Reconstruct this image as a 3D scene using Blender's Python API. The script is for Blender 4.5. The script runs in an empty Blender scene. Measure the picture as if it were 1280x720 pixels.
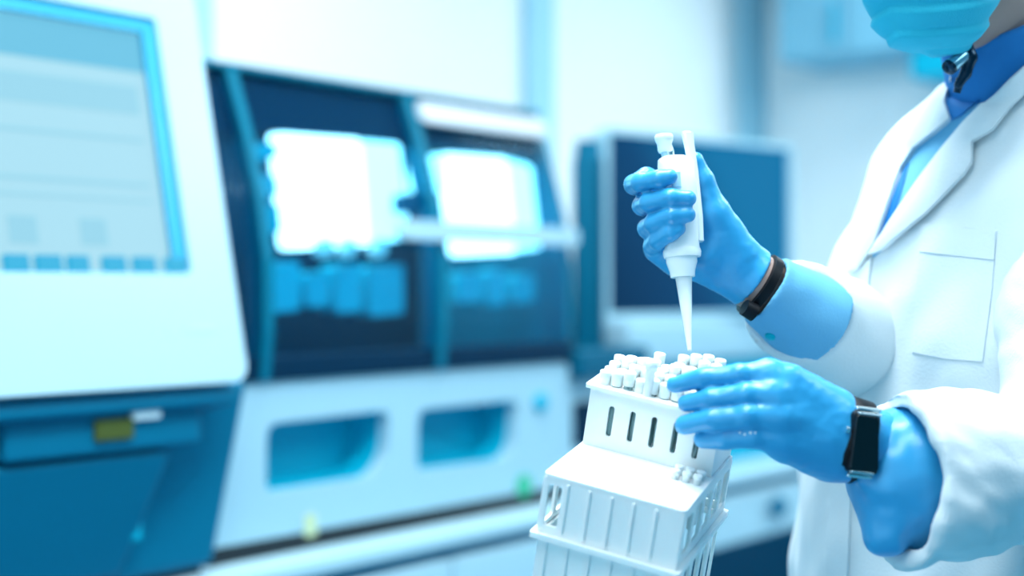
import bpy, bmesh, math, random
import numpy as np
from mathutils import Vector, Matrix, noise
from mathutils.geometry import delaunay_2d_cdt
from mathutils.bvhtree import BVHTree
random.seed(4)
FP = 50/36*1280          # focal length in pixels of the 1280-wide frame
CAMZ = 1.2
scene = bpy.context.scene
COL = scene.collection

def P(px, py, Y):        # a world point seen at a pixel, at distance Y in front of the camera
    return Vector(((px-640)/FP*Y, Y, CAMZ+(360-py)/FP*Y))

def lin(r, g, b):
    f = lambda c: (c/255/12.92) if c/255 <= .04045 else ((c/255+.055)/1.055)**2.4
    return (f(r), f(g), f(b))

# ---------------------------------------------------------------- materials
def mat(name, col, rough=.5, metal=0, emit=None, estr=0, trans=0, spec=.5, noise_amt=0, noise_scale=30, bump=0, bump_scale=200, coat=0, sss=0, alpha=1, sheen=0, ior=1.45, sssr=(.01,.01,.01)):
    m = bpy.data.materials.new(name); m.use_nodes = True
    nt = m.node_tree; b = nt.nodes['Principled BSDF']
    b.inputs['Base Color'].default_value = (*col, 1)
    b.inputs['Roughness'].default_value = rough
    b.inputs['Metallic'].default_value = metal
    b.inputs['IOR'].default_value = ior
    b.inputs['Specular IOR Level'].default_value = spec
    b.inputs['Coat Weight'].default_value = coat
    b.inputs['Transmission Weight'].default_value = trans
    b.inputs['Alpha'].default_value = alpha
    b.inputs['Sheen Weight'].default_value = sheen
    if sss:
        b.inputs['Subsurface Weight'].default_value = sss
        b.inputs['Subsurface Radius'].default_value = sssr
        b.inputs['Subsurface Scale'].default_value = 1.0
    if emit is not None:
        b.inputs['Emission Color'].default_value = (*emit, 1)
        b.inputs['Emission Strength'].default_value = estr
    tc = nt.nodes.new('ShaderNodeTexCoord')
    if noise_amt:
        n = nt.nodes.new('ShaderNodeTexNoise'); n.inputs['Scale'].default_value = noise_scale
        n.inputs['Detail'].default_value = 4
        mx = nt.nodes.new('ShaderNodeMix'); mx.data_type = 'RGBA'
        mx.inputs[6].default_value = (*[c*(1-noise_amt) for c in col], 1)
        mx.inputs[7].default_value = (*[min(1, c*(1+noise_amt*.5)) for c in col], 1)
        nt.links.new(tc.outputs['Object'], n.inputs['Vector'])
        nt.links.new(n.outputs['Fac'], mx.inputs[0]); nt.links.new(mx.outputs[2], b.inputs['Base Color'])
    if bump:
        n2 = nt.nodes.new('ShaderNodeTexNoise'); n2.inputs['Scale'].default_value = bump_scale
        n2.inputs['Detail'].default_value = 3
        bp = nt.nodes.new('ShaderNodeBump'); bp.inputs['Strength'].default_value = bump; bp.inputs['Distance'].default_value = .002
        nt.links.new(tc.outputs['Object'], n2.inputs['Vector'])
        nt.links.new(n2.outputs['Fac'], bp.inputs['Height']); nt.links.new(bp.outputs['Normal'], b.inputs['Normal'])
    return m

def glass_mat(name, tint, gloss=.06, rough=.05):
    m = bpy.data.materials.new(name); m.use_nodes = True
    nt = m.node_tree; nt.nodes.clear()
    o = nt.nodes.new('ShaderNodeOutputMaterial'); mx = nt.nodes.new('ShaderNodeMixShader')
    tr = nt.nodes.new('ShaderNodeBsdfTransparent'); gl = nt.nodes.new('ShaderNodeBsdfGlossy')
    mx.inputs[0].default_value = .02
    tr.inputs['Color'].default_value = (*tint, 1); gl.inputs['Roughness'].default_value = rough
    gl.inputs['Color'].default_value = (.6,.8,.85,1); nt.links.new(tr.outputs[0], mx.inputs[1])
    nt.links.new(gl.outputs[0], mx.inputs[2]); nt.links.new(mx.outputs[0], o.inputs['Surface'])
    return m

M = dict(
 wall=mat('wall_paint', (.88,.94,.96), .8, noise_amt=.03, noise_scale=3),
 post=mat('wall_post_blue', (.36,.66,.80), .6, noise_amt=.05, noise_scale=5),
 floor=mat('floor_vinyl', (.06,.30,.44), .35, noise_amt=.1, noise_scale=6),
 ceil=mat('ceiling_paint', (.85,.9,.93), .8, noise_amt=.03, noise_scale=6),
 shell=mat('analyser_shell', (.33,.55,.66), .35, noise_amt=.03, noise_scale=4),
 bezel=mat('bezel_white', (.37,.57,.67), .35, noise_amt=.02, noise_scale=4),
 teal=mat('teal_plastic_and_shading', (.0,.145,.26), .5, spec=.12, noise_amt=.08, noise_scale=5),  # real teal on knobs; on the touchscreen analyser's base it carries shading
 tealmid=mat('recess_shading_teal', (.0,.40,.58), .45, spec=.15, noise_amt=.08, noise_scale=8),
 tealdark=mat('dark_teal', (.0,.10,.18), .4, spec=.12, noise_amt=.1, noise_scale=8),
 navy=mat('navy_frame', (.0,.022,.055), .5, spec=.08, noise_amt=.1, noise_scale=8),
 hoodblue=mat('hood_frame_blue', (.0,.14,.23), .4, spec=.12, noise_amt=.06, noise_scale=8),
 black=mat('black_rubber', (.002,.008,.014), .5, noise_amt=.1, noise_scale=50),
 strip=mat('label_strip', (.50,.56,.62), .5, noise_amt=.03, noise_scale=20),
 bench=mat('bench_top', (.42,.64,.74), .4, noise_amt=.04, noise_scale=6),
 benchfront=mat('bench_front', (.40,.62,.72), .45, noise_amt=.04, noise_scale=6),
 groove=mat('bench_gap_shadow', (.0,.16,.28), .5, spec=.1, noise_amt=.05, noise_scale=6),
 olive=mat('olive_sticker', (.06,.09,.008), .6, noise_amt=.1, noise_scale=60),
 yellow=mat('yellow_sticker', (.55,.66,.40), .6, noise_amt=.1, noise_scale=60),
 green=mat('green_sticker', (.02,.45,.25), .5, noise_amt=.1, noise_scale=60),
 reflglow_soft=mat('reflection_emission_soft', (.7,.95,1), .5, emit=(.60,.95,1), estr=4.5, noise_amt=.02),  # dimmer part of the painted window reflections
 cyanblk=mat('cyan_reagent', (.0,.42,.55), .35, spec=.15, noise_amt=.1, noise_scale=30),
 reflglow=mat('reflection_emission', (.9,.97,1), .5, emit=(.85,.98,1), estr=7, noise_amt=.02),  # emission standing in for windows reflected in the hood glass
 white=mat('white_plastic', (.86,.93,.95), .3, noise_amt=.02, noise_scale=30),
 ui=mat('screen_glow', (.02,.04,.05), .4, spec=.1, emit=lin(172,222,238), estr=1.42, noise_amt=.02),
 uih=mat('screen_header_glow', (.02,.04,.05), .4, spec=.1, emit=lin(100,188,220), estr=1.42, noise_amt=.02),
 uir=mat('screen_row_glow', (.02,.04,.05), .4, spec=.1, emit=lin(152,211,231), estr=1.42, noise_amt=.02),
 uib=mat('screen_button_glow', (.02,.04,.05), .4, spec=.1, emit=lin(40,176,222), estr=1.42, noise_amt=.02),
 uif=mat('screen_frame_teal', (.01,.33,.52), .35, noise_amt=.04),
 lamp=mat('ceiling_lamp_glow', (.9,.9,.9), .5, emit=(.9,1,1), estr=5, noise_amt=.01),
 coat=mat('white_cotton', (.66,.74,.78), .85, bump=.25, bump_scale=350, noise_amt=.02, noise_scale=12, sheen=.2),
 shirt=mat('blue_shirt', (.13,.42,.66), .8, bump=.2, bump_scale=350, noise_amt=.05, noise_scale=20),
 collar=mat('bright_blue_collar', (.004,.18,.50), .75, bump=.2, bump_scale=350, noise_amt=.05, noise_scale=20),
 mask=mat('cyan_mask_fabric', (.02,.50,.68), .8, bump=.3, bump_scale=500, noise_amt=.05, noise_scale=30),
 skin=mat('skin', (.36,.25,.22), .5, noise_amt=.06, noise_scale=20, sss=.1),
 hair=mat('dark_hair', (.02,.015,.012), .6, bump=.8, bump_scale=120, noise_amt=.3, noise_scale=40),
 eye=mat('eye_white', (.7,.75,.78), .2, noise_amt=.02), iris=mat('iris', (.03,.02,.015), .1, noise_amt=.02),
 glove=mat('blue_nitrile', (.030,.34,.66), .33, bump=.12, bump_scale=90, noise_amt=.08, noise_scale=25, sss=.0, spec=.7, sheen=.0),
 mark=mat('white_print', (.8,.9,.95), .6, noise_amt=.02),
 watchblk=mat('watch_glass', (.001,.006,.010), .12, spec=.6, noise_amt=.1),
 strap=mat('black_strap', (.0015,.003,.006), .5, spec=.25, noise_amt=.1, noise_scale=80),
 steel=mat('polished_steel', (.75,.85,.88), .18, metal=1, noise_amt=.03),
 clip=mat('dark_clip', (.004,.03,.06), .2, metal=.6, noise_amt=.1),
 cliplight=mat('clip_barrel', (.25,.52,.65), .2, metal=.7, noise_amt=.1),
 rack=mat('frosted_plastic', (.92,.98,.98), .35, noise_amt=.02, noise_scale=30, sss=.35, sssr=(.004,.006,.006)),
 tube=mat('clear_tube', (.62,.90,.94), .2, noise_amt=.04, noise_scale=40, trans=.55, ior=1.25),
 cap=mat('white_cap', (.88,.95,.95), .35, noise_amt=.03, noise_scale=40),
 pip=mat('pipette_white', (.86,.93,.95), .28, noise_amt=.02, noise_scale=20),
 tip=mat('pipette_tip', (.88,.96,.98), .25, noise_amt=.02, trans=.25, ior=1.2),
 cabblue=mat('cabinet_blue', (.20,.50,.66), .5, noise_amt=.06, noise_scale=4),
 shade=mat('pale_cabinet', (.40,.68,.80), .5, noise_amt=.06, noise_scale=4),
 trouser=mat('navy_trousers', (.02,.06,.14), .85, bump=.3, bump_scale=250, noise_amt=.1),
 shoe=mat('white_shoe', (.75,.78,.8), .5, noise_amt=.04),
 glass=glass_mat('smoked_glass', (.60,.88,.96), .06, .10),
)
# monitor glow: a reflection painted in, brightening across the display
def painted_reflection():
    m = bpy.data.materials.new('monitor_reflection_glow'); m.use_nodes = True
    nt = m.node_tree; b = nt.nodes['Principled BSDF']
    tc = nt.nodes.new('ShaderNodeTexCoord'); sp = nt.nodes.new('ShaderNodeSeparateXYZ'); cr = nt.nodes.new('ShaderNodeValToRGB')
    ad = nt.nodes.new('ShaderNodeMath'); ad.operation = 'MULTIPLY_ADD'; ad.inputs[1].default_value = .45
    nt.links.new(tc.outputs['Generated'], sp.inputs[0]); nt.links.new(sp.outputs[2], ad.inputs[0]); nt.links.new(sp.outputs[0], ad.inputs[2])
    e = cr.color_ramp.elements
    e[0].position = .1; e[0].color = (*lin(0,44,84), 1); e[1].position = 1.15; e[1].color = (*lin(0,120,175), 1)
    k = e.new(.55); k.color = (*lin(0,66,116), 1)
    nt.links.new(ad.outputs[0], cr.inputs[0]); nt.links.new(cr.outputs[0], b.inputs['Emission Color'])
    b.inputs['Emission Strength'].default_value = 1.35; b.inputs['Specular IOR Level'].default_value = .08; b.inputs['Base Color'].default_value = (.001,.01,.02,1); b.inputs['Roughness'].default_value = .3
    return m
M['screenrefl'] = painted_reflection()

# ---------------------------------------------------------------- linking
def wloc(o):
    v = Vector((0,0,0))
    while o is not None: v = v+o.location; o = o.parent
    return v
def tag(o, label=None, cat=None, group=None, kind=None):
    for k, v in (('label', label), ('category', cat), ('group', group), ('kind', kind)):
        if v: o[k] = v
    return o
def empty(name, loc, *a, **k):
    o = bpy.data.objects.new(name, None); o.empty_display_size = .05; o.location = loc; COL.objects.link(o)
    return tag(o, *a, **k)
def link(name, verts, faces, m, parent=None, smooth=False, bevel=0, seg=2, raw=False, loc=None):
    V = np.array([tuple(v) for v in verts], dtype=float)
    if raw: org = Vector((0,0,0))
    elif parent is not None: org = wloc(parent)
    elif loc is not None: org = Vector(loc)
    else: org = Vector(((V[:,0].min()+V[:,0].max())/2, (V[:,1].min()+V[:,1].max())/2, V[:,2].min()))
    V = V-np.array(org)
    me = bpy.data.meshes.new(name)
    if isinstance(faces, np.ndarray): faces = faces.tolist()
    me.from_pydata(V.tolist(), [], faces); me.update()
    bm = bmesh.new(); bm.from_mesh(me)
    bmesh.ops.recalc_face_normals(bm, faces=bm.faces)
    if bevel:
        es = [e for e in bm.edges if len(e.link_faces) == 2 and e.calc_face_angle(0) > .6]
        bmesh.ops.bevel(bm, geom=es, offset=bevel, segments=seg, profile=.5, affect='EDGES', clamp_overlap=True)
    bm.to_mesh(me); bm.free()
    if smooth or bevel:
        for p in me.polygons: p.use_smooth = True
        if bevel and not smooth:
            pass
    me.materials.append(m)
    o = bpy.data.objects.new(name, me)
    if parent is not None: o.parent = parent
    elif not raw: o.location = org
    COL.objects.link(o)
    if bevel and not smooth:
        md = o.modifiers.new('wn', 'WEIGHTED_NORMAL'); md.keep_sharp = False
    return o

BOXF = [(0,1,3,2),(4,6,7,5),(0,4,5,1),(2,3,7,6),(0,2,6,4),(1,5,7,3)]
class Fr:                # a local frame: origin and three axes
    def __init__(s, o, a, b, c): s.o, s.a, s.b, s.c = Vector(o), Vector(a), Vector(b), Vector(c)
    def __call__(s, x, y, z): return s.o+s.a*x+s.b*y+s.c*z
def box(name, fr, x, y, z, m, parent=None, bevel=0, seg=2, **k):
    vs = [fr(i, j, q) for i in x for j in y for q in z]
    return link(name, vs, BOXF, m, parent, bevel=bevel, seg=seg, **k)
def extrude_outline(name, fr, pts, y, m, parent=None, bevel=0, seg=2, **k):   # outline in (x, z), depth along y
    n = len(pts)
    vs = [fr(px, y[0], pz) for px, pz in pts]+[fr(px, y[1], pz) for px, pz in pts]
    fs = [tuple(range(n)), tuple(range(2*n-1, n-1, -1))]+[(i, (i+1) % n, n+(i+1) % n, n+i) for i in range(n)]
    return link(name, vs, fs, m, parent, bevel=bevel, seg=seg, **k)
def rrect(x0, x1, z0, z1, r, n=5):
    pts = []
    for cx, cz, a in ((x1-r, z0+r, -90), (x1-r, z1-r, 0), (x0+r, z1-r, 90), (x0+r, z0+r, 180)):
        for i in range(n+1):
            t = math.radians(a+90*i/n); pts.append((cx+r*math.cos(t), cz+r*math.sin(t)))
    return pts
def round_poly(pts, r, n=5):
    out = []; N = len(pts)
    for i in range(N):
        p0, p1, p2 = Vector(pts[i-1]), Vector(pts[i]), Vector(pts[(i+1) % N])
        a = p1+(p0-p1).normalized()*r; b = p1+(p2-p1).normalized()*r
        for k in range(n+1):
            t = k/n; out.append(tuple((1-t)**2*a+2*t*(1-t)*p1+t*t*b))
    return out
def inpoly(p, poly):
    c = False; x, y = p; j = len(poly)-1
    for i in range(len(poly)):
        xi, yi = poly[i]; xj, yj = poly[j]
        if (yi > y) != (yj > y) and x < (xj-xi)*(y-yi)/(yj-yi)+xi: c = not c
        j = i
    return c
def plate(name, fr, outline, holes, y, m, parent=None, **k):    # a plate with holes, real thickness
    pts = list(outline); edges = [(i, (i+1) % len(outline)) for i in range(len(outline))]; loops = [(0, len(outline))]
    for h in holes:
        b = len(pts); pts += h; edges += [(b+i, b+(i+1) % len(h)) for i in range(len(h))]; loops.append((b, len(h)))
    r = delaunay_2d_cdt([Vector(p) for p in pts], edges, [], 0, 1e-7)
    V = r[0]; F = []
    for f in r[2]:
        c = sum((V[i] for i in f), Vector((0, 0)))/len(f)
        if inpoly(c, outline) and not any(inpoly(c, h) for h in holes): F.append(tuple(f))
    n = len(V); vs = [fr(v[0], y[0], v[1]) for v in V]+[fr(v[0], y[1], v[1]) for v in V]
    fs = list(F)+[tuple(n+i for i in reversed(f)) for f in F]
    ec = {}
    for f in F:
        for i in range(len(f)):
            e = (f[i], f[(i+1) % len(f)]); ec[e] = 1
    for (a, b) in ec:
        if (b, a) not in ec: fs.append((b, a, n+a, n+b))
    return link(name, vs, fs, m, parent, **k)
def lathe(name, a, b, prof, m, parent=None, n=24, smooth=True, **k):   # prof: (t along a->b, radius)
    a, b = Vector(a), Vector(b); d = (b-a); ax = d.normalized()
    up = Vector((0,0,1)) if abs(ax.z) < .9 else Vector((1,0,0))
    e1 = ax.cross(up).normalized(); e2 = ax.cross(e1)
    vs = []; fs = []
    for t, r in prof:
        for i in range(n):
            q = 2*math.pi*i/n; vs.append(a+d*t+(e1*math.cos(q)+e2*math.sin(q))*r)
    for j in range(len(prof)-1):
        for i in range(n): fs.append((j*n+i, j*n+(i+1) % n, (j+1)*n+(i+1) % n, (j+1)*n+i))
    fs.append(tuple(range(n))); fs.append(tuple(range(len(prof)*n-1, (len(prof)-1)*n-1, -1)))
    o = link(name, vs, fs, m, parent, smooth=smooth, **k)
    md = o.modifiers.new('es', 'EDGE_SPLIT'); md.split_angle = math.radians(50)
    return o

# ---------------------------------------------------------------- implicit surfaces
class Field:
    def __init__(s, lo, hi, h):
        s.lo = np.array(lo, np.float32); s.h = h
        n = np.ceil((np.array(hi)-np.array(lo))/h).astype(int)+1; s.n = n
        s.X = (s.lo[0]+h*np.arange(n[0], dtype=np.float32))[:,None,None]
        s.Y = (s.lo[1]+h*np.arange(n[1], dtype=np.float32))[None,:,None]
        s.Z = (s.lo[2]+h*np.arange(n[2], dtype=np.float32))[None,None,:]
        s.F = np.full(tuple(n), 1e3, np.float32)
    def cap(s, a, b, ra, rb, sq=None):
        a = np.array(a, np.float32); b = np.array(b, np.float32); ba = b-a; L = float(ba@ba)+1e-12
        dx, dy, dz = s.X-a[0], s.Y-a[1], s.Z-a[2]
        t = np.clip((dx*ba[0]+dy*ba[1]+dz*ba[2])/L, 0, 1)
        ex, ey, ez = dx-t*ba[0], dy-t*ba[1], dz-t*ba[2]
        if sq is not None:            # squash along a direction: (dir, factor)
            d, k = sq; d = np.array(d, np.float32); d /= np.linalg.norm(d)
            q = (ex*d[0]+ey*d[1]+ez*d[2]); r2 = ex*ex+ey*ey+ez*ez
            return np.sqrt(np.maximum(r2+q*q*(k*k-1), 0))-(ra+(rb-ra)*t)
        return np.sqrt(ex*ex+ey*ey+ez*ez)-(ra+(rb-ra)*t)
    def ell(s, c, R, rad):            # ellipsoid, R rows = axes
        c = np.array(c, np.float32); dx, dy, dz = s.X-c[0], s.Y-c[1], s.Z-c[2]
        k = 0
        for ax, r in zip(R, rad):
            k = k+((dx*ax[0]+dy*ax[1]+dz*ax[2])/r)**2
        return (np.sqrt(k)-1)*min(rad)
    def plane(s, c, n):               # negative on the side opposite to n
        n = np.array(n, np.float32); n = n/np.linalg.norm(n); c = np.array(c, np.float32)
        return (s.X-c[0])*n[0]+(s.Y-c[1])*n[1]+(s.Z-c[2])*n[2]
    def loft(s, secs, sv, fv):        # stacked ellipses: (z, cx, cy, a, b)
        S = np.array(sorted(secs)); z = s.Z.ravel()
        cx, cy, a, b = (np.interp(z, S[:,0], S[:,i]).astype(np.float32)[None,None,:] for i in (1,2,3,4))
        dx, dy = s.X-cx, s.Y-cy
        u = (dx*sv[0]+dy*sv[1])/a; v = (dx*fv[0]+dy*fv[1])/b
        d = (np.sqrt(u*u+v*v)-1)*np.minimum(a, b)
        return np.maximum(d, np.maximum(S[0,0]-s.Z, s.Z-S[-1,0]))
    def add(s, d, k=0.0): s.F = smin(s.F, d, k)
    def sub(s, d, k=0.0): s.F = -smin(-s.F, d, k)
    def mesh(s):
        F = s.F; S = F < 0; n = F.shape
        cnt = np.zeros((n[0]-1, n[1]-1, n[2]-1), np.int8)
        for i in (0,1):
            for j in (0,1):
                for k in (0,1): cnt += S[i:n[0]-1+i, j:n[1]-1+j, k:n[2]-1+k]
        act = (cnt > 0) & (cnt < 8); idx = np.argwhere(act)
        vid = np.full(act.shape, -1, np.int64); vid[act] = np.arange(len(idx))
        acc = np.zeros((len(idx), 3)); num = np.zeros(len(idx))
        co = [(i,j,k) for i in (0,1) for j in (0,1) for k in (0,1)]
        val = {c: F[idx[:,0]+c[0], idx[:,1]+c[1], idx[:,2]+c[2]] for c in co}
        for c in co:
            for ax in range(3):
                if c[ax] == 0:
                    d = list(c); d[ax] = 1; d = tuple(d); a, b = val[c], val[d]
                    m = (a < 0) != (b < 0); t = np.where(m, a/np.where(m, a-b, 1), 0)
                    p = np.tile(np.array(c, float), (len(idx), 1)); p[:,ax] += t
                    acc[m] += p[m]; num[m] += 1
        V = (idx+acc/num[:,None])*s.h+s.lo
        quads = []
        for ax in range(3):
            a1, a2 = (ax+1) % 3, (ax+2) % 3
            sl0 = [slice(None)]*3; sl1 = [slice(None)]*3; sl0[ax] = slice(0, -1); sl1[ax] = slice(1, None)
            A, B = S[tuple(sl0)], S[tuple(sl1)]
            e = np.argwhere(A != B)
            e = e[(e[:,a1] > 0) & (e[:,a2] > 0) & (e[:,a1] < n[a1]-1) & (e[:,a2] < n[a2]-1)]
            pos = A[e[:,0], e[:,1], e[:,2]]
            def g(o1, o2):
                q = e.copy(); q[:,a1] -= o1; q[:,a2] -= o2; return vid[q[:,0], q[:,1], q[:,2]]
            q = np.stack([g(1,1), g(0,1), g(0,0), g(1,0)], 1)
            q[~pos] = q[~pos][:, ::-1]; quads.append(q)
        return V, np.concatenate(quads)
def smin(a, b, k):
    if k <= 0: return np.minimum(a, b)
    h = np.clip(.5+.5*(b-a)/k, 0, 1); return b*(1-h)+a*h-k*h*(1-h)
def relax(o, it=3, f=.5):
    bm = bmesh.new(); bm.from_mesh(o.data)
    for _ in range(it): bmesh.ops.smooth_vert(bm, verts=bm.verts, factor=f, use_axis_x=True, use_axis_y=True, use_axis_z=True)
    bm.to_mesh(o.data); bm.free()
def displace(o, fn):
    me = o.data; W = wloc(o); ns = [v.normal.copy() for v in me.vertices]
    for v, n in zip(me.vertices, ns): v.co = v.co+n*fn(v.co+W, n)
    me.update()
def sdf_obj(name, fld, m, parent=None, it=2, **k):
    V, Q = fld.mesh()
    o = link(name, V, Q, m, parent, smooth=True, **k)
    relax(o, it)
    return o

# ================================================================ ROOM (aligned with the bench)
SA, CA = .627, .779
U = Vector((SA, CA, 0)); N = Vector((-CA, SA, 0)); Z = Vector((0,0,1))
O = Vector((-.510, 2.75, 0))
B = Fr(O, U, N, Z)                       # t along the bench, s into the wall, z up
def tz(px, py, s):                        # (t, z) of the pixel's ray on the plane s
    k = (px-640)/FP
    # X = kY ; -N-component = s
    # (X-Ox)*N.x+(Y-Oy)*N.y = s
    Y = (s+O.x*N.x+O.y*N.y)/(k*N.x+N.y); X = k*Y
    return (X-O.x)*U.x+(Y-O.y)*U.y, CAMZ+(360-py)/FP*Y
T0, T1, SW = -3.2, 3.34, .75
def st(o): o['kind'] = 'structure'; return o
st(box('floor', B, (T0-.1, T1+.1), (-4.6, SW+.1), (-.1, 0), M['floor']))
st(box('ceiling', B, (T0-.1, T1+.1), (-4.6, SW+.1), (2.8, 2.9), M['ceil']))
st(box('wall_back', B, (T0, T1), (SW, SW+.1), (0, 2.8), M['wall']))
st(box('wall_right', B, (T1, T1+.1), (-4.6, SW+.1), (0, 2.8), M['wall']))
st(box('wall_left', B, (T0-.1, T0), (-4.6, SW+.1), (0, 2.8), M['wall']))
ta, _ = tz(664, 0, SW-.04); tb, _ = tz(694, 0, SW-.04)
st(box('trim_1', B, (ta, tb), (SW-.04, SW-.001), (0, 2.8), M['post'], bevel=.004))
st(box('trim_2', B, (T1-.16, T1-.001), (SW-.05, SW-.001), (0, 2.8), M['post'], bevel=.004))
st(box('baseboard_back', B, (T0, T1), (SW-.02, SW-.001), (0, .1), M['post']))
ta, _ = tz(246, 0, SW-.03); tb, _ = tz(268, 0, SW-.03)
st(box('trim_3', B, (ta, tb), (SW-.03, SW-.001), (0, 2.8), M['shade'], bevel=.004))

# ceiling luminaires with their light
def luminaire(t, s, power, lab, L=1.2, W=.6):
    c = B(t, s, 2.8)
    e = empty('ceiling_light', c-Vector((0,0,.05)), lab, 'ceiling light', 'ceiling light panels')
    box('housing', B, (t-L/2-.03, t+L/2+.03), (s-W/2-.03, s+W/2+.03), (2.765, 2.799), M['white'], e, bevel=.004)
    box('diffuser', B, (t-L/2, t+L/2), (s-W/2, s+W/2), (2.752, 2.764), M['lamp'], e)
    ld = bpy.data.lights.new('lamp', 'AREA'); ld.shape = 'RECTANGLE'; ld.size = L; ld.size_y = W; ld.energy = power
    ld.color = (.90, .98, 1)
    lo = bpy.data.objects.new('lamp', ld); lo.parent = e; lo.location = (0,0,-.01); lo.rotation_euler = (0,0,math.atan2(CA, SA))
    COL.objects.link(lo)
luminaire(-.55, -1.35, 78, 'rectangular ceiling light panel above the person')
luminaire(-1.9, -1.5, 26, 'rectangular ceiling light panel above the camera side of the room')
luminaire(1.9, -2.1, 60, 'rectangular ceiling light panel in the middle of the room, right of the person')
luminaire(2.86, -.55, 34, 'added short fill light panel in the far right corner', .75)  # added out of view to brighten the walls
luminaire(.30, -.45, 34, 'added rectangular fill light panel above the large analyser')  # extra panel put in to lift the wall and machine tops
luminaire(.1, -2.9, 16, 'rectangular ceiling light panel behind the person')

# ================================================================ BENCH
BZ = .674
bench = empty('laboratory_bench', B(.6, .3, 0), 'long pale laboratory bench carrying the analysers along the back wall', 'bench')
box('worktop', B, (-2.2, 3.2), (-.09, SW-.02), (BZ-.035, BZ), M['bench'], bench, bevel=.006)
box('shadow_rail', B, (-2.19, 3.19), (-.06, SW-.03), (BZ-.062, BZ-.036), M['groove'], bench)  # recessed rail, its dark blue carries the gap's shadow
for i in range(6):
    t0 = -2.18+i*.895
    d = box('drawer', B, (t0+.004, t0+.891), (-.085, .4), (BZ-.20, BZ-.064), M['benchfront'], bench, bevel=.004)
    tk, zk = tz(970, 633, -.10)
    tc = tk if t0 < tk < t0+.891 else t0+.45
    lathe('knob', B(tc, -.084, zk), B(tc, -.125, zk), [(0,.012),(.35,.012),(.4,.030),(.85,.030),(1,.024)], M['teal'], d)
    box('leg', B, (t0+.0, t0+.07), (-.06, .0), (0, BZ-.201), M['shade'], bench, bevel=.004)
box('back_panel', B, (-2.18, 3.18), (.42, .44), (.08, BZ-.063), M['teal'], bench)

# ================================================================ LARGE ANALYSER
lower_z = 1.018
an = empty('analyser', B(.5, .2, BZ), 'large white analyser with smoked glass hood and two oval recessed handles', 'laboratory analyser')
box('base_plinth', B, (-.09, 1.03), (-.002, .5), (BZ, BZ+.034), M['black'], an)
def quad_tz(pts, s): return [tz(x, y, s) for x, y in pts]
h1 = round_poly(quad_tz([(326,536),(487,513),(484,602),(326,622)], 0), .045)
h1 = round_poly(quad_tz([(332,617),(334,530),(487,512),(485,568),(466,597)], 0), .03)
h2 = round_poly(quad_tz([(521,589),(523,512),(648,499),(644,560),(630,576)], 0), .03)
out = rrect(-.11, 1.04, BZ+.034, lower_z, .02)
plate('front_panel', B, out, [h1, h2], (0, .03), M['shell'], an)
for i, h in enumerate((h1, h2)):
    n = len(h); c = (sum(p[0] for p in h)/n, sum(p[1] for p in h)/n)
    vs = [B(x, .03, z) for x, z in h]+[B(c[0]+(x-c[0])*.9, .10, c[1]+(z-c[1])*.86) for x, z in h]
    fs = [(k, (k+1) % n, n+(k+1) % n, n+k) for k in range(n)]+[tuple(range(n, 2*n))]
    r = link('handle_recess', vs, fs, M['tealmid'], an, smooth=False)  # teal stands in for the shading inside the pale recess
# body shell around the recesses
box('body', B, (-.11, 1.04), (.11, .52), (BZ+.036, lower_z-.002), M['shell'], an, bevel=.01)
box('top_rim', B, (-.11, 1.04), (.03, .11), (lower_z-.02, lower_z-.002), M['shell'], an)
box('end_panel', B, (1.02, 1.04), (.03, .11), (BZ+.036, lower_z-.02), M['shell'], an)
box('end_panel', B, (-.11, -.09), (.03, .11), (BZ+.036, lower_z-.02), M['shell'], an)
# small side control pod and stickers
t, z = tz(676, 503, -.004); lathe('indicator', B(t, 0, z), B(t, -.012, z), [(0,.022),(.8,.022),(1,.017)], M['tealmid'], an)
t, z = tz(656, 607, -.004); lathe('green_sticker', B(t, 0, z), B(t, -.003, z), [(0,.028),(1,.028)], M['green'], an)
t, z = tz(389, 655, -.004); extrude_outline('yellow_sticker', B, rrect(t-.016, t+.016, z-.025, z+.02, .006), (-.003, 0), M['yellow'], an)
# hood: profile (s, z)
prof = [(0, lower_z), (-.012, 1.12), (-.01, 1.26), (.012, 1.38), (.048, 1.50), (.10, 1.635)]
def hood_band(name, ta, tb, off, thick, m, parent, p=prof):
    vs = []
    for q, (s, z) in enumerate(p):
        for dt, ds in ((ta, off), (tb, off), (tb, off+thick), (ta, off+thick)): vs.append(B(dt, s+ds, z))
    fs = []
    for q in range(len(p)-1):
        for k in range(4): fs.append((q*4+k, q*4+(k+1) % 4, q*4+4+(k+1) % 4, q*4+4+k))
    fs.append((0,1,2,3)); e = (len(p)-1)*4; fs.append((e+3, e+2, e+1, e))
    return link(name, vs, fs, m, parent)
hood = box('hood_top', B, (-.11, 1.04), (.09, .52), (1.635, 1.65), M['hoodblue'], an, bevel=.006)
box('hood_back', B, (-.11, 1.04), (.48, .52), (lower_z, 1.634), M['navy'], an)
box('hood_floor', B, (-.09, 1.02), (.02, .48), (lower_z, lower_z+.018), M['navy'], an)
for ta, tb in ((-.11, -.085), (1.015, 1.04)):
    pts = prof+[(.48, 1.634), (.48, lower_z)]
    vs = [B(ta, s, z) for s, z in pts]+[B(tb, s, z) for s, z in pts]; n = len(pts)
    link('hood_side', vs, [tuple(range(n)), tuple(range(2*n-1, n-1, -1))]+[(i, (i+1) % n, n+(i+1) % n, n+i) for i in range(n)], M['hoodblue'], an)
hood_band('mullion', .020, .045, -.012, .05, M['hoodblue'], an)
hood_band('mullion', .530, .558, -.014, .05, M['hoodblue'], an)
box('hood_sill', B, (-.11, 1.04), (-.012, .02), (lower_z-.001, lower_z+.05), M['navy'], an, bevel=.006)
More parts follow.
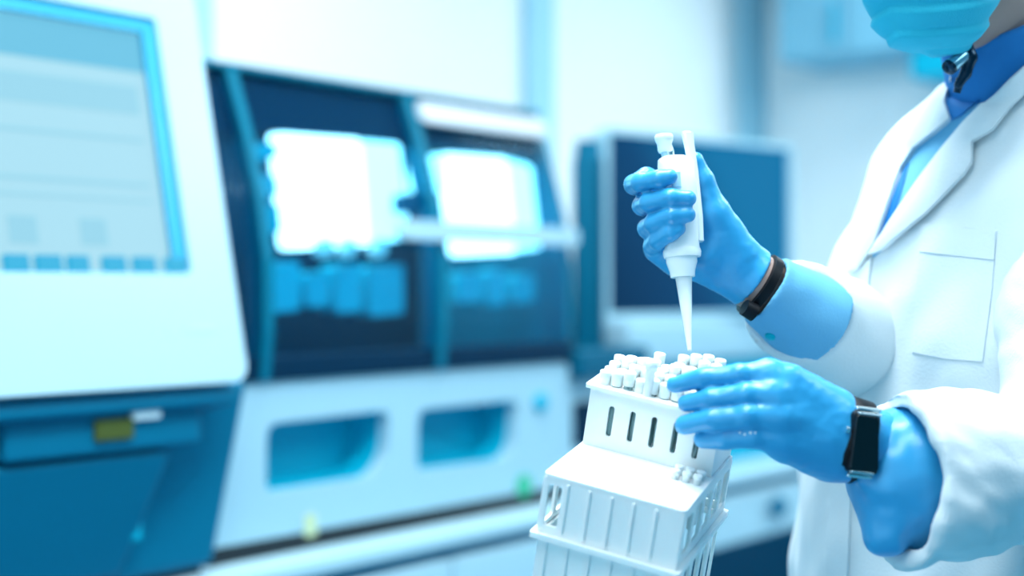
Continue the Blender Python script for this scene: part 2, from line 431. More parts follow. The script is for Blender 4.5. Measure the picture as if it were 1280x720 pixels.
for ta, tb in ((-.084, .019), (.046, .529), (.559, 1.014)):
    hood_band('glass_panel', ta, tb, .0, .005, M['glass'], an)
# dark band across the head of the panels and the pale label strip
tp = [(.012, 1.38), (.048, 1.50), (.10, 1.635)]
def headz(px, py):
    # intersect pixel ray with the leaning head part of the hood, iterating on s
    s = .06
    for _ in range(12):
        t, z = tz(px, py, s); s = np.interp(z, [p[1] for p in prof], [p[0] for p in prof])
    return t, float(s), z
hood_band('head_band', .046, .529, .012, .015, M['navy'], an, [(.053,1.515), (.098,1.63)])
hood_band('head_band', .559, 1.014, .012, .015, M['navy'], an, [(.056,1.525), (.098,1.63)])
hood_band('head_band', -.084, .019, .012, .015, M['navy'], an, [(.048,1.50), (.098,1.63)])
tl0, sl0, zl0 = headz(514, 127); tl1, sl1, zl1 = headz(514, 152); tr, _, _ = headz(672, 150)
hs = Fr(B(0, sl1-.012, zl1), U, (B(0, .052, -.135)-B(0,0,0)).normalized().cross(U) * 0 + (-(B(0,.135,-.052)-B(0,0,0))).normalized() * -1, (B(0, .052, .135)-B(0,0,0)).normalized())
extrude_outline('label_strip', hs, rrect(tl0, tr, 0, .052, .018), (-.006, .004), M['strip'], an)
# interior of the hood
def inner(name, quad, s, depth, m, bev=.008, r=.012):
    return extrude_outline(name, B, round_poly(quad_tz(quad, s), r), (s, s+depth), m, an, bevel=0)
def prof_part(z0, z1):
    zs = [z0]+[p[1] for p in prof if z0 < p[1] < z1]+[z1]
    return [(float(np.interp(z, [p[1] for p in prof], [p[0] for p in prof])), z) for z in zs]
def chamber(name, xa, xb, ya, yb, m, off=.016, th=.02):
    ta, _ = tz(xa, (ya+yb)/2, .03); tb, _ = tz(xb, (ya+yb)/2, .03)
    _, z1 = tz((xa+xb)/2, ya, .045); _, z0 = tz((xa+xb)/2, yb, .0)
    return hood_band(name, ta, tb, off, th, m, an, prof_part(z0, z1))
inner('reflection_glow', [(361,312),(347,166),(450,174),(460,306)], .062, .03, M['reflglow'])  # glowing panels added in place of window reflections on the glass
inner('reflection_glow', [(461,304),(451,175),(499,180),(512,298)], .064, .03, M['reflglow_soft'])
inner('reflection_glow', [(520,240),(520,206),(556,192),(560,240)], .064, .03, M['reflglow_soft'])
inner('reflection_glow', [(574,320),(557,192),(632,198),(644,316)], .062, .03, M['reflglow'])
inner('reflection_glow', [(645,314),(633,199),(664,208),(675,310)], .064, .03, M['reflglow_soft'])
inner('carriage', [(322,250),(318,222),(344,218),(348,244)], .04, .05, M['cyanblk'])
inner('carriage', [(322,200),(320,180),(344,178),(348,196)], .06, .05, M['cyanblk'])
inner('carriage', [(330,292),(326,258),(348,254),(352,290)], .04, .05, M['cyanblk'])
inner('carriage', [(500,268),(498,243),(538,240),(540,262)], .03, .02, M['tealdark'])
for a, b2, c, d in ((335,375,322,392),(384,412,335,385),(420,452,325,392),(462,505,326,396),(572,602,336,380),(612,632,332,384),(644,668,338,380)):
    inner('reagent_bottle', [(a,d),(a,c+8),(b2,c+4),(b2,d-4)], .04, .05, M['cyanblk'])
for a, b2 in ((400,418),(430,446),(468,484)):
    inner('nozzle', [(a,322),(a,300),(b2,298),(b2,318)], .012, .02, M['white'])
t0, z0 = tz(536, 300, -.03); t1, z1 = tz(536, 276, -.03); t2, _ = tz(722, 280, -.03); t3, z3 = tz(500, 296, -.03)
hb = extrude_outline('handle_bar', B, rrect(t3, t2, z0, z1, .014), (-.035, -.017), M['bezel'], an)
# added fill light without a fitting, brightens the hood interior from above
ld = bpy.data.lights.new('added_hood_light', 'AREA'); ld.shape = 'RECTANGLE'; ld.size = 1.0; ld.size_y = .12; ld.energy = 10; ld.color = (.6, .95, 1)
lo = bpy.data.objects.new('added_hood_light', ld); lo.parent = an; lo.location = B(.45, .28, 1.60)-wloc(an); lo.rotation_euler = (0,0,math.atan2(CA, SA)); COL.objects.link(lo)

# ================================================================ TOUCHSCREEN ANALYSER (left)
S0 = Vector((-.5512, 2.45, CAMZ+.0248)); th = math.radians(12.4)
W = (Z*math.cos(th)+N*math.sin(th)).normalized(); NB = U.cross(W).normalized()
if NB.dot(N) < 0: NB = -NB
A = Fr(S0, U, NB, W)                      # x along, y inward, z up the leaning face; origin = screen's lower right corner
def axz(px, py):                          # pixel -> face coordinates
    r = Vector(((px-640)/FP, 1, (360-py)/FP)); c = Vector((0,0,CAMZ)); k = (S0-c).dot(NB)/r.dot(NB); p = c+r*k-S0
    return p.dot(U), p.dot(W)
ta_ = empty('touchscreen_analyser', Vector((S0.x-.35, S0.y+.05, BZ)), 'white analyser with tilted touch display, nearest the left edge', 'laboratory analyser')
scr = [axz(240, 342), axz(195, 22), axz(-80, -28), axz(-80, 344)]
xr, zt = scr[1]; zt = .463
bz0 = axz(310, 476)[1]
outer = rrect(-.80, .092, bz0, .62, .03)
hole = round_poly([(.0, .0), (.0, zt), (-.60, zt), (-.60, .0)], .012)
plate('bezel', A, outer, [hole], (0, .035), M['bezel'], ta_)
box('housing', A, (-.79, .086), (.036, .11), (bz0+.01, .61), M['bezel'], ta_, bevel=.015)
plate('screen_frame', A, hole, [round_poly([(-.028,.003),(-.028,zt-.026),(-.59,zt-.026),(-.59,.003)], .002)], (.008, .02), M['uif'], ta_)
sc_ = box('screen', A, (-.60, -.005), (.018, .030), (.005, zt-.005), M['ui'], ta_)
box('header_bar', A, (-.585, -.030), (.0155, .0178), (zt-.10, zt-.028), M['uih'], sc_)
for zz, hh, mm in ((.285,.05,'uir'), (.235,.006,'uir'), (.155,.006,'uir'), (.128,.004,'uir'), (.05,.045,'uir')):
    if mm == 'uir' and hh == .045:
        for x0 in (-.33, -.20): box('content_row', A, (x0, x0+.05), (.0160, .0178), (zz, zz+hh), M[mm], sc_)
    else:
        box('content_row', A, (-.57, -.05), (.0160, .0178), (zz, zz+hh), M[mm], sc_)
for x0, x1 in ((10,40),(50,81),(90,115),(134,161),(172,198),(212,238)):
    a, _ = axz(x0, 331); b_, _ = axz(x1, 331)
    box('touch_button', A, (a, min(b_, -.004)), (.004, .0175), (.002, .030), M['uib'], sc_, bevel=.002)
for x0, x1, y0, y1 in ((237,270,406,415),(212,215,404,420)):
    a, zq = axz(x0, y1); b_, zr = axz(x1, y0)
    box('printed_mark', A, (a, b_), (-.001, .001), (zq, zr), M['shade'], ta_)
# lip below the bezel and the base (pale casing, its shading put into the teal colour)
box('chin', A, (-.80, .080), (.02, .13), (bz0-.035, bz0-.002), M['teal'], ta_, bevel=.01)
ps = .07
def col(name, pts_bot, pts_top, z0, z1, m, bev=.02):
    n = len(pts_bot); vs = [B(x, y, z0) for x, y in pts_bot]+[B(x, y, z1) for x, y in pts_top]
    return link(name, vs, [tuple(range(n)), tuple(range(2*n-1, n-1, -1))]+[(i, (i+1) % n, n+(i+1) % n, n+i) for i in range(n)], m, ta_, bevel=bev, seg=4)
zc = 1.035
col('pedestal', [(-.95,-.045),(-.125,-.045),(-.125,.45),(-.95,.45)], [(-.95,-.09),(-.125,-.09),(-.125,.45),(-.95,.45)], BZ+.012, zc, M['teal'])
col('front_column', [(-.50,-.055),(-.126,-.055),(-.126,-.010),(-.50,-.010)], [(-.50,-.10),(-.080,-.10),(-.080,-.010),(-.50,-.010)], BZ+.014, zc-.003, M['teal'])
col('service_door', [(-.90,-.07),(-.34,-.07),(-.34,.0),(-.90,.0)], [(-.90,-.15),(-.29,-.15),(-.29,-.02),(-.90,-.02)], BZ+.03, zc-.11, M['teal'], .015)
box('foot_plate', B, (-.92, -.14), (-.03, .44), (BZ, BZ+.012), M['black'], ta_)
box('cross_rail', B, (-.62, -.24), (-.16, -.06), (zc-.105, zc-.03), M['teal'], ta_, bevel=.01)
t, z = tz(142, 537, -.165); box('olive_sticker', B, (t-.035, t+.038), (-.168, -.10), (z-.017, z+.017), M['olive'], ta_, bevel=.002)
t, z = tz(182, 516, -.165); box('white_latch', B, (t-.028, t+.028), (-.172, -.10), (z-.011, z+.010), M['white'], ta_, bevel=.004)
t, z = tz(160, 660, -.09); q = box('socket', B, (t-.012, t+.012), (-.092, -.03), (z-.026, z+.026), M['tealdark'], ta_, bevel=.004)
t, z = tz(168, 658, -.09); box('socket_cover', B, (t-.010, t+.012), (-.096, -.03), (z-.024, z+.024), M['tealmid'], ta_, bevel=.004)

# ================================================================ MONITOR, ITS INSTRUMENT, POST
ml, mr = Vector((.267, 3.95, 0)), Vector((.865, 4.44, 0)); mu = (mr-ml).normalized(); mn = Vector((-mu.y, mu.x, 0)); mw = (mr-ml).length
MF = Fr(ml, mu, mn, Z)
mz0, mz1 = CAMZ-(392-360)/FP*3.95, CAMZ+(360-166)/FP*3.95
mon = empty('desk_monitor', MF(mw/2, .05, mz0-.05), 'large dark blue monitor behind the raised gloved hand', 'monitor')
plate('bezel', MF, rrect(-.014, mw+.012, mz0-.014, mz1+.014, .012), [rrect(0, mw, mz0, mz1, .006)], (-.006, .02), M['shade'], mon)
box('screen', MF, (-.005, mw+.005), (.008, .022), (mz0-.005, mz1+.005), M['screenrefl'], mon)
box('rear_housing', MF, (-.008, mw+.008), (.024, .06), (mz0-.008, mz1+.008), M['shade'], mon, bevel=.01)
box('stand', MF, (mw/2-.1, mw/2+.1), (.03, .08), (1.115, mz0+.1), M['shade'], mon, bevel=.01)
ins = empty('sample_processor', B(1.55, .3, BZ), 'white instrument with blue-green lower half underneath the desk monitor', 'laboratory instrument')
tq0 = tz(735, 200, .14)[0]+.056
box('upper_housing', B, (tq0, 2.45), (.04, .6), (.985, 1.112), M['shell'], ins, bevel=.02)
box('lower_housing', B, (tq0+.02, 2.43), (.06, .58), (BZ, .984), M['tealmid'], ins, bevel=.01)
box('tray_slot', B, (tq0+.06, tq0+.9), (.045, .062), (.86, .90), M['tealdark'], ins, bevel=.004)
ta, za = tz(672, 478, -.02); tb, zb = tz(742, 436, -.02)
tr_ = empty('sample_tray', B((ta+tb)/2, .1, BZ), 'dark blue-green loading unit between the large analyser and the monitor', 'loading unit')
TRZ = zb
box('tray_body', B, (1.05, tq0-.005), (-.03, .25), (za-.0, zb), M['tealdark'], tr_, bevel=.012)
box('support', B, (1.07, tq0-.03), (.03, .22), (BZ, za-.001), M['shell'], tr_, bevel=.01)
ta, za = tz(707, 572, .02); tb, zb = tz(734, 512, .02)
box('slot', B, (1.10, tq0-.06), (.02, .06), (za+.02, zb+.02), M['navy'], tr_, bevel=.004)
ppos = B(1.17, .14, 0)
pz0 = 1.045
pst = empty('utility_post', Vector((ppos.x, ppos.y, pz0)), 'pale round utility post between the glass hood and the monitor', 'post')
t, z = tz(735, 200, .14); pc = B(t, .14, 0)
PZ = TRZ+.001; pst.location = Vector((pc.x, pc.y, PZ))
lathe('column', Vector((pc.x, pc.y, PZ)), Vector((pc.x, pc.y, 1.60)), [(0,.042),(.9,.042),(.93,.036),(1,.034)], M['teal'], pst)
box('cable_channel', Fr(Vector((pc.x,pc.y,0)), Vector((1,0,0)), Vector((0,1,0)), Z), (.018,.038), (-.055,-.02), (PZ+.01,1.55), M['tealdark'], pst, bevel=.004)

# wall units at the right
def onR(px, py, off):                     # point on plane t = T1-off
    tt = T1-off; k = (px-640)/FP
    Y = (tt+O.x*U.x+O.y*U.y)/(k*U.x+U.y); X = k*Y
    return (X-O.x)*N.x+(Y-O.y)*N.y, CAMZ+(360-py)/FP*Y
sa, za = onR(972, 78, .35); sb, _ = onR(1240, 78, .35)
cab = empty('wall_cabinet', B(T1-.17, (sa+sb)/2, za), 'pale blue overhead cabinet on the right wall behind the masked person', 'cabinet')
box('body', B, (T1-.33, T1-.001), (sb, sa), (za, za+.9), M['cabblue'], cab, bevel=.008)
nd = 3
for i in range(nd):
    s0 = sb+(sa-sb)*i/nd; s1 = sb+(sa-sb)*(i+1)/nd
    d = box('door', B, (T1-.35, T1-.331), (s0+.004, s1-.004), (za+.004, za+.896), M['cabblue'], cab, bevel=.004)
    box('handle', B, (T1-.37, T1-.351), (s0+.03, s0+.045), (za+.05, za+.2), M['tealmid'], d, bevel=.004)
sa2, z2 = onR(1132, 97, .38); sb2, z3 = onR(1215, 62, .38)
shf = empty('wall_shelf', B(T1-.15, (sa2+sb2)/2, z2), 'short blue-green wall shelf just under the overhead cabinet beside the mask', 'shelf')
box('shelf_board', B, (T1-.34, T1-.001), (sb2, sa2), (z2, za-.004), M['tealmid'], shf, bevel=.006)

# ================================================================ TUBE RACK held in the hand
L_ = Vector((.913,-.349,-.21)).normalized(); H_ = Vector((.127,-.245,.961)); H_ = (H_-L_*H_.dot(L_)).normalized(); D_ = H_.cross(L_).normalized()
RO = P(857, 639, 1.30); R = Fr(RO, L_, D_, H_)
RL, RD, RH = .140, .177, .060
DU = .100; UH = .060
rk = empty('tube_rack', R(-RL/2, RD/2, -.16), 'tilted frosted white stepped tube rack held by the gloved hand with the watch', 'tube rack')
# lower tier: ledge with holes at the right
holes = []
extr = lambda name, outl, hl, y, m=M['rack'], **k: plate(name, Fr(RO, L_, H_, D_), outl, hl, y, m, rk, **k)
def circ(x, z, r, n=14): return [(x+r*math.cos(2*math.pi*i/n), z+r*math.sin(2*math.pi*i/n)) for i in range(n)]
small = [circ(-.010-.011*i, .073+.013*j, .0042) for i in range(3) for j in range(2)]
extr('ledge', rrect(-RL, 0, 0, RD, .004), small, (-.004, 0))
wins = [rrect(-RL+.006+i*.022, -RL+.020+i*.022, -RH+.008, -.010, .003) for i in range(6)]
RF = Fr(RO, L_, D_, H_)
def wall_(name, fr, outl, hl, y, m=M['rack']): return plate(name, fr, outl, hl, y, m, rk)
wall_('front_wall', RF, rrect(-RL, 0, -RH, -.004, .001), [wins[0]], (0, .003))
for i in range(1, 6):     # ribs standing proud of the front wall
    x = -RL+.022*i+.002
    box('rib', RF, (x, x+.003), (-.002, 0), (-RH+.004, -.006), M['rack'], rk, bevel=.0006)
SF = Fr(RO, D_, L_, H_)
wall_('side_wall', SF, rrect(.003, RD, -RH, -.004, .001), [rrect(.012+.034*i, .036+.034*i, -RH+.010, -.012, .004) for i in range(5)], (-.003, 0))
wall_('side_wall', SF, rrect(.003, RD, -RH, -.004, .001), [rrect(.008+.034*i, .034+.034*i, -RH+.006, -.008, .004) for i in range(5)], (-RL, -RL+.003))
wall_('back_wall', RF, rrect(-RL+.003, -.003, -RH, -.004, .001), [rrect(-RL+.008+i*.022, -RL+.022+i*.022, -RH+.008, -.010, .003) for i in range(6)], (RD-.003, RD))
# flange and bottom tier
extr('flange', rrect(-RL-.005, .005, -.006, RD+.004, .003), [rrect(-RL+.006, -.006, .006, RD-.008, .003)], (-RH-.006, -RH))
wall_('lower_wall', RF, rrect(-RL+.002, -.002, -RH-.10, -RH-.006, .001), [], (.002, .005))
for i in range(6):
    x = -RL+.022*i+.010
    box('rib', RF, (x, x+.003), (0, .002), (-RH-.095, -RH-.008), M['rack'], rk, bevel=.0006)
wall_('lower_wall', SF, rrect(.006, RD-.002, -RH-.10, -RH-.006, .001), [rrect(.014+.034*i, .036+.034*i, -RH-.09, -RH-.014, .004) for i in range(5)], (-.005, -.002))
wall_('lower_wall', SF, rrect(.006, RD-.002, -RH-.10, -RH-.006, .001), [], (-RL+.002, -RL+.005))
box('bottom_plate', RF, (-RL, 0), (0, RD), (-RH-.104, -RH-.100), M['rack'], rk, bevel=.001)
# upper tier
slots = [rrect(-RL+.024+i*.0225, -RL+.0298+i*.0225, .014, .046, .0026) for i in range(5)]
wall_('upper_front', RF, rrect(-RL+.002, -.003, 0, UH, .001), slots, (DU, DU+.003))
wall_('upper_side', SF, rrect(DU+.003, RD, 0, UH, .001), [rrect(DU+.010, DU+.034, .01, UH-.01, .003)], (-RL+.002, -RL+.005))
wall_('upper_side', SF, rrect(DU+.003, RD, 0, UH, .001), [], (-.006, -.003))
wall_('upper_back', RF, rrect(-RL+.005, -.006, 0, UH, .001), [rrect(-RL+.012+i*.0225, -RL+.026+i*.0225, .010, .05, .003) for i in range(5)], (RD-.003, RD))
nI, nJ = 10, 5
px_ = lambda i: -RL+.012+i*.0126; py_ = lambda j: DU+.011+j*.0136
holes = [circ(px_(i), py_(j), .0050) for i in range(nI) for j in range(nJ)]
extr('top_plate', rrect(-RL-.003, .0, DU-.004, RD+.003, .003), holes, (UH, UH+.004))

# tubes: one prototype (body > cap), then copies
RM = Matrix((( L_.x, D_.x, H_.x), (L_.y, D_.y, H_.y), (L_.z, D_.z, H_.z))).to_4x4()
def lathe_local(name, prof, m, n=14):
    vs = []; fs = []
    for z, r in prof:
        for i in range(n): vs.append((r*math.cos(2*math.pi*i/n), r*math.sin(2*math.pi*i/n), z))
    for j in range(len(prof)-1):
        for i in range(n): fs.append((j*n+i, j*n+(i+1) % n, (j+1)*n+(i+1) % n, (j+1)*n+i))
    fs.append(tuple(range(n))); fs.append(tuple(range(len(prof)*n-1, (len(prof)-1)*n-1, -1)))
    me = bpy.data.meshes.new(name); me.from_pydata(vs, [], fs); me.materials.append(m)
    bm = bmesh.new(); bm.from_mesh(me); bmesh.ops.recalc_face_normals(bm, faces=bm.faces); bm.to_mesh(me); bm.free()
    for p in me.polygons: p.use_smooth = len(p.vertices) < 6
    o = bpy.data.objects.new(name, me); COL.objects.link(o); return o
tb0 = lathe_local('test_tube', [(0,.0008),(.001,.0022),(.004,.0036),(.012,.0044),(.066,.0046)], M['tube'])
cp0 = lathe_local('cap', [(.0655,.0052),(.0655,.0061),(.0785,.0061),(.0795,.0054),(.0795,.0038),(.076,.0032)], M['cap'])
cp0.parent = tb0
tag(tb0, 'small capped test tube standing upright in the top tier of the white rack', 'test tube', 'capped tubes in the top tier of the rack')
first = True
for i in range(nI):
    for j in range(nJ):
        if random.random() < .06: continue
        dz = random.uniform(-.004, .005)+.024*(i/9)*(j/4)
        if first: o = tb0
        else:
            o = tb0.copy(); COL.objects.link(o)
            c = cp0.copy(); c.parent = o; COL.objects.link(c)
        first = False
        o.matrix_world = Matrix.Translation(R(px_(i), py_(j), dz+.001))@RM
# the tall open tube that stands above the others
tt = lathe_local('sample_tube', [(0,.001),(.002,.003),(.006,.0046),(.078,.0046),(.078,.0060),(.088,.0064),(.088,.0050),(.084,.0044)], M['white'])
tt.matrix_world = Matrix.Translation(R(px_(4)+.0063, py_(0)-.0010, .006))@RM
tt.matrix_world = Matrix.Translation(P(815, 455, 1.40)-H_*.084)@RM
tag(tt, 'tallest white tube, rising above the capped tubes at the rack front', 'test tube')
# tubes in the lower ledge, right rear
tb1 = lathe_local('test_tube', [(-.05,.0008),(-.047,.003),(-.002,.0036),(.004,.0036),(.004,.0046),(.008,.0046),(.008,.003)], M['white'])
tag(tb1, 'short open tube standing in the ledge of the rack near the gloved little finger', 'test tube', 'short tubes in the rack ledge')
for q, (x, y) in enumerate([(-.010-.011*i, .073+.013*j) for i in range(3) for j in range(2)]):
    o = tb1 if q == 0 else tb1.copy()
    if q: COL.objects.link(o)
    o.matrix_world = Matrix.Translation(R(x, y, .001))@RM
# long tubes behind the front wall
tb2 = lathe_local('test_tube', [(-.150,.001),(-.147,.004),(-.142,.0066),(-.012,.0070)], M['tube'])
tag(tb2, 'long pale tube hanging inside the lower front of the white rack', 'test tube', 'long tubes behind the front wall of the rack')
for i in range(4):
    o = tb2 if i == 0 else tb2.copy()
    if i: COL.objects.link(o)
    o.matrix_world = Matrix.Translation(R(-RL+.057+.022*i, .014, 0))@RM

# ================================================================ PIPETTE
pa, pb = P(845, 205, 1.520), P(853, 322, 1.508)
pax = (pb-pa).normalized()                # pointing down
pr = Vector((0,-1,0)); pr = (pr-pax*pr.dot(pax)).normalized(); psd = pax.cross(pr)   # toward camera ; sideways
if psd.x < 0: psd = -psd
PF = Fr(pa, psd, pr, -pax)                # x right, y to camera, z up the pipette
pp = empty('pipette', pa+pax*.23, 'white handheld micropipette held upright over the rack', 'pipette')
def loft_sec(name, secs, m, parent, n=28, fr=PF, power=2.6):
    vs = []; fs = []
    for z, cx, cy, a, b_ in secs:
        for i in range(n):
            q = 2*math.pi*i/n; c, s_ = math.cos(q), math.sin(q)
            vs.append(fr(cx+a*math.copysign(abs(c)**(2/power), c), cy+b_*math.copysign(abs(s_)**(2/power), s_), z))
    for j in range(len(secs)-1):
        for i in range(n): fs.append((j*n+i, j*n+(i+1) % n, (j+1)*n+(i+1) % n, (j+1)*n+i))
    fs.append(tuple(range(n))); fs.append(tuple(range(len(secs)*n-1, (len(secs)-1)*n-1, -1)))
    o = link(name, vs, fs, m, parent, smooth=True)
    md = o.modifiers.new('es', 'EDGE_SPLIT'); md.split_angle = math.radians(45); return o
loft_sec('grip_body', [(.008,-.002,0,.012,.010),(.005,-.001,0,.018,.014),(0,0,0,.0195,.016),(-.030,0,0,.0205,.017),(-.060,.001,0,.019,.016),(-.082,.001,0,.0175,.0155),(-.094,.000,0,.0190,.0165),(-.100,-.001,0,.018,.016)], M['pip'], pp)
loft_sec('collar', [(-.099,-.001,0,.0165,.0155),(-.106,-.001,0,.0165,.0155),(-.116,-.001,0,.0135,.0130),(-.122,-.001,0,.0130,.0125)], M['pip'], pp, power=2)
loft_sec('ejector_ring', [(-.092,0,0,.0195,.018),(-.096,0,0,.0205,.0185),(-.101,0,0,.0195,.018)], M['white'], pp, power=2)
# tip: from (855,343) to (862,437)
tA, tB = P(854, 340, 1.506), P(862, 438, 1.470)
lathe('tip', tA, tB, [(0,.0095),(.06,.0098),(.07,.0088),(.45,.0062),(.75,.0040),(1,.0022)], M['tip'], pp)
lathe('plunger_stem', P(838, 204, 1.52), P(836, 188, 1.522), [(0,.0055),(1,.0055)], M['steel'], pp)
loft_sec('plunger_button', [(.013,-.010,0,.0075,.0075),(.016,-.010,0,.0085,.0085),(.022,-.011,0,.0078,.0078),(.027,-.011,0,.0098,.0095),(.030,-.011,0,.0102,.0100),(.0325,-.011,0,.009,.009)], M['pip'], pp, power=2)
loft_sec('plunger_stem', [(.004,-.010,0,.005,.005),(.014,-.010,0,.005,.005)], M['shade'], pp, power=2)
# finger hook / spine on the right side, from (860,168) down
lathe_pts = [P(858,174,1.515), P(863,170,1.515)]
spine = [(.034,.0125,.0,.0045,.006),(.0325,.0145,.0,.0062,.008),(.02,.0155,.0,.0052,.008),(-.01,.0185,.0,.0045,.008),(-.06,.0205,.0,.0040,.008),(-.085,.0200,.0,.0036,.008)]
loft_sec('finger_hook', spine, M['pip'], pp, power=3)
loft_sec('volume_window', [(-.012,-.003,.0155,.005,.002),(-.028,-.003,.0160,.005,.002)], M['shade'], pp, power=4)

# ================================================================ PERSON
fw = Vector((-.85,-.53,0)).normalized(); sd = Vector((.53,-.85,0)).normalized()     # forward, her left
# torso sections (z, cx, cy, half width, half depth)
def sec(y, xleft, a, b, cy=1.72):
    hw = math.hypot(a*sd.x, b*fw.x); Yl = cy-.02
    z = CAMZ+(360-y)/FP*Yl
    return (z, (xleft-640)/FP*Yl+hw, cy, a, b)
TOR = [sec(720,1006,.205,.160), sec(590,1020,.195,.150), sec(490,1034,.180,.138), sec(420,1036,.178,.135), sec(370,1046,.180,.132), sec(310,1066,.183,.128), sec(260,1086,.184,.118), sec(190,1122,.175,.100), sec(155,1144,.145,.090), sec(128,1166,.11,.078), sec(100,1192,.078,.066), sec(85,1202,.060,.060)]
zb_ = TOR[0]
TORLOW = [(.45, zb_[1]+.01, 1.72, .235, .19), (.46, zb_[1]+.01, 1.72, .235, .19)]
hc = P(1212, -78, 1.625)
fh = Vector((-.80,-.52,-.26)).normalized(); hs_ = Vector((.545,-.838,0)).normalized(); hu = fh.cross(hs_).normalized()
if hu.z < 0: hu = -hu
HR = (fh, hs_, hu)
neck0, neck1 = P(1266, 120, 1.70), P(1236, 10, 1.66)
shR = Vector((TOR[7][1], 1.72, 1.315))-sd*.125-fw*.03; shL = P(1392, 190, 1.575)
elL, cuL = P(1338, 585, 1.46), P(1146, 598, 1.375)
elR, cuR = P(1105, 455, 1.74), P(1002, 392, 1.60)
wrR = P(944, 352, 1.560)
wrL = P(1052, 548, 1.372)
# ---- body (skin) : head, neck, torso, arms, legs in one surface
f = Field((.2,1.2,0), (1.0,2.05,1.80), .0062)
f.add(f.ell(hc+hu*.025-fh*.01, HR, (.098,.076,.098)))
f.add(f.ell(hc-hu*.045+fh*.022, HR, (.074,.058,.075)), .03)
f.add(f.ell(hc-hu*.098+fh*.050, HR, (.026,.024,.020)), .02)                     # chin
f.add(f.cap(hc+fh*.090-hu*.003, hc+fh*.112-hu*.032, .007, .012), .012)          # nose
f.add(f.cap(hc+fh*.085-hu*.062, hc+fh*.088-hu*.070, .014, .014), .012)          # lips
for s in (-1, 1):
    f.add(f.cap(hc+fh*.078+hs_*s*.018+hu*.022, hc+fh*.070+hs_*s*.045+hu*.02, .009, .008), .012)   # brow
    f.add(f.ell(hc+hs_*s*.076-fh*.005-hu*.012, HR, (.018,.006,.030)), .006)      # ear
    f.sub(f.ell(hc+fh*.092+hs_*s*.032+hu*.004, HR, (.014,.016,.010)), .006)      # eye socket
f.add(f.cap(neck1, neck0, .050, .056), .025)
secs = [(z, x, y, a-.022, b-.022) for z, x, y, a, b in TOR if z < 1.44]+[(.86, zb_[1], 1.72, .16, .11)]
f.add(f.loft(secs, sd, fw), .03)
hipR, hipL = Vector((zb_[1], 1.72, .86))-sd*.085, Vector((zb_[1], 1.72, .86))+sd*.085
for h in (hipR, hipL):
    kn = h+fw*.015+Vector((0,0,-.40)); an_ = h-fw*.01+Vector((0,0,-.78)); 
    f.add(f.cap(h, kn, .085, .055), .03); f.add(f.cap(kn, an_, .055, .036), .02); f.add(f.cap(an_, an_+fw*.14-Vector((0,0,.045)), .034, .026), .02)
f.add(f.cap(shR+Vector((0,0,-.02)), elR, .045, .038), .03); f.add(f.cap(elR, wrR, .038, .0305), .012)
f.add(f.cap(shL+Vector((0,0,-.02)), elL, .045, .038), .03); f.add(f.cap(elL, wrL, .038, .026), .012)
f.add(f.cap(wrR, P(925, 336, 1.562), .0300, .022), .012); f.add(f.cap(wrL, P(1010, 530, 1.366), .026, .024), .012)
body = sdf_obj('person', f, M['skin'], it=2)
tag(body, 'masked person in white lab coat and blue gloves pipetting over a rack', 'person')
for s in (-1, 1):
    e = hc+fh*.080+hs_*s*.032+hu*.004
    ey = lathe('eye', e-fh*.004, e+fh*.008, [(0,.010),(.5,.0105),(.8,.008),(1,.003)], M['eye'], body, n=16)
    lathe('iris', e+fh*.0055, e+fh*.0086, [(0,.0055),(1,.004)], M['iris'], ey, n=16)
# hair
f = Field(hc-Vector((.16,.16,.2)), hc+Vector((.16,.16,.17)), .004)
f.add(f.ell(hc+hu*.030-fh*.018, HR, (.104,.086,.104)))
f.add(f.ell(hc-fh*.115+hu*.03, HR, (.035,.04,.04)), .02)
f.sub(f.ell(hc+fh*.095-hu*.045, HR, (.115,.10,.098)), .01)
f.F = np.maximum(f.F, f.plane(hc-hu*.06, tuple(-hu)))
hair = sdf_obj('hair', f, M['hair'], body, 2)
displace(hair, lambda p, n: .0015*noise.noise(p*90))
# trousers and shoes
f = Field((zb_[1]-.3,1.4,.04), (zb_[1]+.3,2.0,.98), .007)
f.add(f.loft([(.84, zb_[1], 1.72, .175, .125), (.97, zb_[1], 1.72, .17, .125)], sd, fw))
for h in (hipR, hipL):
    kn = h+fw*.015+Vector((0,0,-.40)); an_ = h-fw*.01+Vector((0,0,-.76))
    f.add(f.cap(h, kn, .098, .072), .02); f.add(f.cap(kn, an_, .072, .062), .02)
sdf_obj('trousers', f, M['trouser'], body, 2)
for h in (hipR, hipL):
    an_ = h-fw*.01+Vector((0,0,-.82)); f = Field((an_.x-.25,an_.y-.2,0), (an_.x+.12,an_.y+.12,.16), .005)
    f.add(f.cap(an_-fw*.03+Vector((0,0,.01)), an_+fw*.17+Vector((0,0,-.002)), .044, .038), 0); f.add(f.cap(an_, an_+Vector((0,0,.05)), .045, .045), .02)
    f.F = np.maximum(f.F, .003-f.Z+0*f.F)
    sdf_obj('shoe', f, M['shoe'], body, 1)
# ---- shirt: stand collar and shirt front (under the coat)
f = Field((.42,1.5,1.28), (.80,1.86,1.53), .0035)
f.add(f.cap(neck1+(neck1-neck0)*.1, P(1262, 125, 1.695), .060, .070))
f.add(f.loft([(z, x, y, a-.014, b-.014) for z, x, y, a, b in TOR if z > 1.385], sd, fw), .02)
f.sub(f.cap(neck1+(neck1-neck0)*.4, neck0, .0525, .056))
cn = (P(1213,56,1.62)-P(1285,22,1.68)).normalized().cross(Vector((.3,1,.25)).normalized())
if cn.z < 0: cn = -cn
f.F = np.maximum(f.F, f.plane(P(1214, 56, 1.62), tuple(cn)))
sh = sdf_obj('shirt_collar', f, M['collar'], body, 2)
